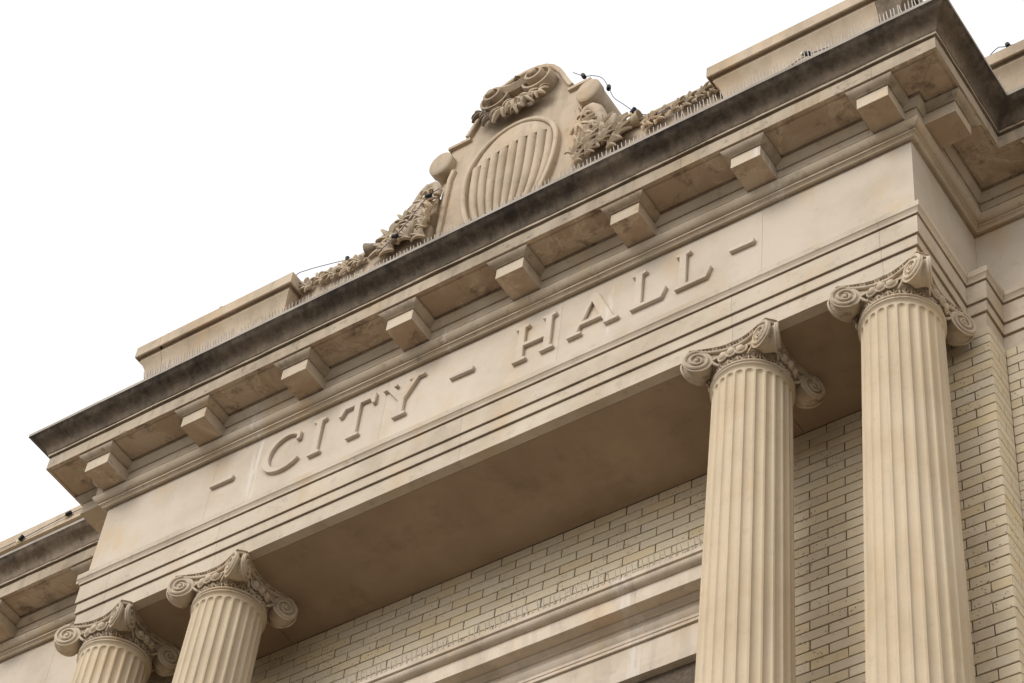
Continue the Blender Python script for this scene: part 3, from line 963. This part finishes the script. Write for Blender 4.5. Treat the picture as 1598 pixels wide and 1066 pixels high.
for k in range(NR):
    mb = MB(); rings = []
    u0, u1 = -1 + 2 * k / NR, -1 + 2 * (k + 1) / NR
    for i in range(29):
        v_ = i / 28; ring = []
        for j in range(9):
            t_ = j / 8
            u = (u0 + (u1 - u0) * (.012 + .976 * t_)) * .97
            zt = chief(u) - .014
            z = zt + (3.42 - zt) * v_
            w_ = min(egg_w(z), .535)
            wtop = egg_w(zt) if zt < 4.62 else .535
            x = u * (w_ if z < 4.62 else .535)
            if z > 4.62: x = max(-egg_w(z) * .985, min(egg_w(z) * .985, x))
            hgt = math.sqrt(max(0, 1 - (2 * t_ - 1) ** 2))
            ring.append((CX + x, .112 - .064 * hgt * (1 - .3 * v_) - .030 * (1 - u * u), z))
        ring = ring + [(ring[-1][0], .135, ring[-1][2]), (ring[0][0], .135, ring[0][2])]
        rings.append(ring)
    mb.loft(rings)
    mb.build('shield_rib', 'crest', crest, 50)
# carved foliage
def finger(mb, org, ang, L, r, curl, s_, lift=.05, y0=0.0, n=9):
    """one curling lobe of an acanthus leaf: tapered, flattened, tip turned outwards; ang in the xz plane, mirrored by s_"""
    pts, rad = [], []
    a = R_(ang); x, z = org
    for i in range(n):
        t_ = i / (n - 1)
        pts.append((CX + s_ * x, y0 - lift * math.sin(math.pi * .75 * t_), z))
        rad.append(r * (.55 + .9 * math.sin(math.pi * min(1, .18 + t_ * .8)) * .62) * (1 - .22 * t_))
        x += L / (n - 1) * math.cos(a); z += L / (n - 1) * math.sin(a)
        a += R_(curl) / (n - 1)
    mb.tube(pts, rad, 5, .62)
def frond(org, ang, L, s_, parent, n=5, spread=95, y0=-.01, lift=.07, mat='crest', nm='acanthus_leaf', r=None):
    mb = MB(); r = r or L * .17
    for k in range(n):
        t_ = (k / (n - 1)) - .5 if n > 1 else 0
        finger(mb, (org[0] + .02 * t_, org[1]), ang + spread * t_, L * (1 - .42 * abs(t_) * 2 * .8), r * (1 - .25 * abs(t_)), 70 * t_ + 18, s_, lift, y0 - .012 * (1 - abs(t_)))
    mb.build(nm, mat, parent, 28)
# top scrolls, inner coils standing well forward
for s_ in (-1, 1):
    mb = MB()
    cc = Vector((CX + s_ * .265, 0, 5.87))
    N = 36; rings = []
    for y, k in ((.12, 1.0), (-.050, 1.0), (-.066, .97), (-.068, .84), (-.020, .77), (-.010, .62), (-.110, .60), (-.124, .56), (-.126, .42), (-.080, .37), (-.075, .27), (-.150, .25), (-.160, .18), (-.160, .02)):
        rings.append([(cc.x + k * .190 * math.cos(2 * math.pi * j / N), y, cc.z + k * .175 * math.sin(2 * math.pi * j / N)) for j in range(N)])
    mb.loft(rings)
    mb.build('crest_scroll', 'crest_dark', crest, 35)
mb = MB(); rings = []
for i in range(13):                              # saddle between the scrolls
    t_ = i / 12; x = CX - .24 + .48 * t_
    zz = 5.99 - .09 * math.sin(math.pi * t_)
    rings.append([(x, .11, zz - .09), (x, -.06, zz - .075), (x, -.105, zz - .01), (x, -.08, zz + .05), (x, .11, zz + .06)])
mb.loft(rings); mb.build('crest_saddle', 'crest_dark', crest, 40)
for dx, dz, ang, L, s_, mt in ((.00, 5.74, -90, .30, 1, 'crest_dark'), (.12, 5.68, -66, .26, 1, 'crest_dark'), (.13, 5.68, -72, .28, -1, 'crest_dark'), (.27, 5.66, -58, .20, 1, 'crest_dark'), (.28, 5.68, -70, .24, -1, 'crust_light'), (.40, 5.78, -52, .20, -1, 'crust_light'), (.03, 5.60, -90, .20, 1, 'crest_dark'), (.02, 6.06, 80, .09, -1, 'crust_light')):
    frond((dx, dz), ang, L, s_, crest, 5, 80, .05, .09, mt, 'crest_leaf')
# flanking foliage consoles
for s_ in (-1, 1):
    e = empty('foliage_console', HALL); e.location = HALL_INV
    r2 = random.Random(11 if s_ > 0 else 23)
    mb = MB()                                    # hooked console arm rising under the roll
    path = [(.90, 4.62), (.90, 4.74), (.945, 4.82), (1.01, 4.82), (1.075, 4.74), (1.12, 4.62), (1.16, 4.48), (1.22, 4.34), (1.30, 4.22)]
    mb.tube([(CX + s_ * x, .03 - .02 * i / 8, z) for i, (x, z) in enumerate(path)], [.040, .050, .056, .060, .064, .066, .068, .066, .060], 10)
    mb.build('console_arm', 'crest', e, 50)
    mb = MB()
    for (xa, xb, zt, yf) in ((.80, .93, 4.98, .13), (.931, 1.06, 4.70, .10), (1.061, 1.20, 4.40, .09), (1.201, 1.40, 4.20, .08)):
        mb.box(*(sorted((CX + s_ * xa, CX + s_ * xb))), yf, .45, 2.52, zt)
    mb.build('console_back', 'crest', e, 0)
    spec = [(.94, 4.50, -60, .26), (1.02, 4.52, -95, .30), (.92, 4.30, -20, .26), (1.04, 4.28, 20, .22), (.90, 4.14, 15, .24), (1.06, 4.16, -35, .22), (1.16, 4.26, 40, .24), (1.20, 4.12, 20, .30), (1.30, 4.06, 35, .30),
            (1.00, 4.02, 30, .22), (1.14, 4.00, 0, .26), (1.36, 3.98, 10, .26), (.90, 3.98, 60, .20), (1.24, 3.94, 45, .22), (1.42, 4.06, 50, .18), (1.10, 4.40, -120, .16), (.96, 4.66, -80, .14), (1.05, 3.88, 40, .22), (1.30, 3.86, 30, .24), (.92, 3.86, 30, .2)]
    for x, z, ang, L in spec:
        frond((x, z), ang + r2.uniform(-15, 15), L * r2.uniform(.85, 1.1), s_, e, r2.choice((4, 5, 5, 6)), r2.uniform(80, 130), -.005 - r2.uniform(0, .035), r2.uniform(.03, .06))
    for x, z, r in ((1.00, 4.66, .045), (1.06, 4.36, .035), (1.12, 4.12, .035), (1.47, 4.13, .05)):
        mb = MB(); mb.ell((CX + s_ * x, -.03, z), r, r * .8, r, None, 10, 7); mb.build('carved_bud', 'crest', e, 60)
    # horn-shaped end of the garland
    mb = MB(); rings = []
    for i in range(9):
        t_ = i / 8
        x = 1.46 + .20 * t_; z = 4.07 + .03 * t_; r = .040 + .050 * t_ ** 1.6
        rings.append([(CX + s_ * x, -.03 + r * math.cos(R_(b)), z + r * math.sin(R_(b))) for b in range(0, 360, 20)])
    rings.append([(q[0] - s_ * .04, -.03 + (q[1] + .03) * .7, 4.10 + (q[2] - 4.10) * .7) for q in rings[-1]])
    mb.loft(rings); mb.build('garland_horn', 'crust_light' if s_ < 0 else 'crest', e, 40)
    # running scroll along the low parapet
    x0 = 1.66
    while x0 < 2.44:
        sgn = r2.choice((-1, 1)); R0 = r2.uniform(.055, .085)
        mb = MB(); pts = []
        zc_ = 3.98 + r2.uniform(-.02, .03)
        for i in range(24):
            t_ = i / 23
            a = R_(200) + t_ * R_(430); r = R0 * (1 - t_ * .72)
            pts.append((CX + s_ * (x0 + .07 + r * math.cos(a)), -.02 - .02 * t_, zc_ + sgn * r * math.sin(a)))
        mb.tube(pts, [.021 * (1 - .4 * i / 23) for i in range(24)], 7)
        mb.build('scroll_ornament', 'crest', e, 50)
        frond((x0 + .10, zc_), r2.uniform(-10, 50), r2.uniform(.13, .19), s_, e, 4, 110, -.01, .04)
        frond((x0 + .05, zc_ - .05), r2.uniform(-30, 30), r2.uniform(.13, .17), s_, e, 4, 120, -.01, .04)
        x0 += r2.uniform(.13, .18)

# ------------------------------------------------------------------ bird spikes
def spike_strip(run_pts, label, spacing=.034, h=.125, lean=.25, out=(0, -1, 0)):
    """plastic base strip with upright and fanned spikes, from point to point"""
    a, b = Vector(run_pts[0]), Vector(run_pts[1])
    d = (b - a); L = d.length; d.normalize()
    out = Vector(out)
    e = tag(empty('bird_spike_strip', None, a), label, 'bird spikes', 'bird spike strips along the ledges')
    mb = MB()
    w_ = .022
    for s0 in [i * .335 for i in range(int(L / .335))]:
        p0 = d * s0; p1 = d * (s0 + .325)
        mb.add([p0 - out * w_, p1 - out * w_, p1 + out * w_, p0 + out * w_] + [q + Vector((0, 0, .012)) for q in (p0 - out * w_, p1 - out * w_, p1 + out * w_, p0 + out * w_)],
               [(0, 3, 2, 1), (4, 5, 6, 7), (0, 1, 5, 4), (1, 2, 6, 5), (2, 3, 7, 6), (3, 0, 4, 7)])
    mb.build('base_strip', 'spike', e, 0)
    mb = MB(); r3 = random.Random(len(label))
    n = int(L / spacing)
    for i in range(n):
        q = d * (i * spacing + r3.uniform(-.003, .003))
        if r3.random() < .03: continue
        for ln in (lean, -lean):
            wob = .30 if r3.random() < .12 else .05
            tipd = (Vector((0, 0, 1)) + out * (ln + r3.uniform(-.06, .06)) + d * r3.uniform(-wob, wob)).normalized()
            hh = h * r3.uniform(.92, 1.06)
            base = q + out * ln * .06 + Vector((0, 0, .008))
            mb.tube([base, base + tipd * hh * .6, base + tipd * hh], [.0060, .0054, .0038], 4)
    o = mb.build('spikes', 'spike', e, 60)
    o['kind'] = 'stuff'
ZL = 2.484
spike_strip([(.80, -.675, ZL), (2.02, -.675, ZL)], 'dense strip of pale bird spikes below the left attic block')
spike_strip([(2.05, -.675, ZL), (3.6, -.675, ZL)], 'bird spikes on the cornice edge before the carved leaves left of the crest', .042, .085)
spike_strip([(3.62, -.675, ZL), (5.45, -.675, ZL)], 'fine bird spikes on the cornice edge below the shield crest', .040, .070)
spike_strip([(5.5, -.675, ZL), (7.0, -.675, ZL)], 'bird spikes on the cornice edge between the crest and right attic block', .042, .085)
spike_strip([(7.03, -.675, ZL), (9.55, -.675, ZL)], 'dense strip of pale bird spikes below the right attic block')
spike_strip([(W + .675, .35, ZL), (W + .675, 1.0, ZL)], 'bird spikes on the side return of the portico cornice', .05, .10, .25, (1, 0, 0))
spike_strip([(HX0 + .1, Y2 - .285, -1.298), (HX1 - .1, Y2 - .285, -1.298)], 'bird spikes standing on the door hood in front of the brick wall', .055, .13)

# ------------------------------------------------------------------ festoon light strings
def smooth_path(pts, n=6):
    out = []
    P = [Vector(q) for q in pts]
    for i in range(len(P) - 1):
        p0, p1, p2, p3 = P[max(0, i - 1)], P[i], P[i + 1], P[min(len(P) - 1, i + 2)]
        for k in range(n):
            t_ = k / n
            out.append(.5 * ((2 * p1) + (p2 - p0) * t_ + (2 * p0 - 5 * p1 + 4 * p2 - p3) * t_ ** 2 + (3 * p1 - p0 - 3 * p2 + p3) * t_ ** 3))
    out.append(P[-1])
    return out
def light_string(pts, bulbs, label):
    org = Vector(pts[0])
    e = tag(empty('light_string', None, org), label, 'string lights', 'festoon light strings on the roofline')
    mb = MB(); mb.tube([q - org for q in smooth_path(pts)], .0048, 5)
    mb.build('cable', 'cable', e, 60)
    for q, dr in bulbs:
        q = Vector(q) - org; dr = Vector(dr).normalized()
        mb = MB(); mb.tube([q - dr * .036, q - dr * .034, q + dr * .032, q + dr * .034], [.019, .0245, .0245, .018], 10)
        so = mb.build('bulb_socket', 'black', e, 40)
        mb = MB()
        rt = dr.to_track_quat('Z', 'Y').to_matrix()
        mb.ell(q + dr * .054, .019, .019, .027, rt, 10, 7)
        mb.build('bulb', 'bulb', so, 60)
light_string([(5.13, .1, 5.89), (5.29, .1, 5.695), (5.40, .1, 5.62), (5.527, .1, 5.4725), (5.6245, .1, 5.216), (5.70, .1, 4.98), (5.8256, .1, 4.767), (5.962, .1, 4.5367), (6.12, .04, 4.28), (6.36, -.06, 3.98), (6.55, -.10, 3.88)],
             [((5.278, .1, 5.705), (-.35, 0, .9)), ((5.6245, .1, 5.216), (-.1, .1, .9)), ((5.962, .1, 4.5367), (-.5, 0, -.8))], 'wire of bulbs hanging off the right shoulder of the crest')
light_string([(-.05, .05, 4.15), (.279, .0, 4.20), (.65, .0, 4.16), (.937, .0, 4.20), (1.60, .05, 4.17), (1.70, .1, 4.55), (1.868, .1, 4.55), (2.142, .1, 4.4675), (2.431, .1, 4.37), (2.75, .1, 4.28)],
             [((.279, -.12, 4.17), (0, .1, 1)), ((.937, -.12, 4.19), (0, .1, 1)), ((2.431, .1, 4.37), (.1, 0, -1))], 'wire of bulbs running over the left attic block')
light_string([(3.15, -.16, 3.76), (3.323, -.16, 3.89), (3.487, -.16, 4.108), (3.665, -.16, 4.353), (3.74, -.10, 4.50)],
             [((3.312, -.16, 3.892), (-.8, 0, .35)), ((3.665, -.16, 4.353), (-.9, 0, .2))], 'wire of bulbs climbing the left edge of the crest')
light_string([(W + .3, 1.05, 4.075), (9.48, .98, 4.10), (9.5726, 1.0, 4.0955), (9.9, 1.05, 4.08), (10.6, 1.05, 4.08)], [((9.585, 1.0, 4.10), (-.2, .2, 1))], 'wire with one bulb on the right wing parapet')
light_string([(-4.2, .955, 3.42), (-2.903, .955, 3.40), (-2.58, .95, 3.40), (-1.894, .95, 3.447), (-1.4, .955, 3.44), (-.7, .955, 3.42)],
             [((-2.575, .94, 3.40), (-.6, 0, -.7)), ((-1.885, .94, 3.45), (-.9, 0, -.1))], 'wire with bulbs along the left wing parapet')
light_string([(7.6, -.55, 2.60), (8.0, -.56, 2.72), (8.31, -.57, 2.79), (8.7, -.56, 2.72)], [((8.31, -.58, 2.80), (-.7, 0, .5))], 'single bulb on a wire above the cornice at the right attic block')
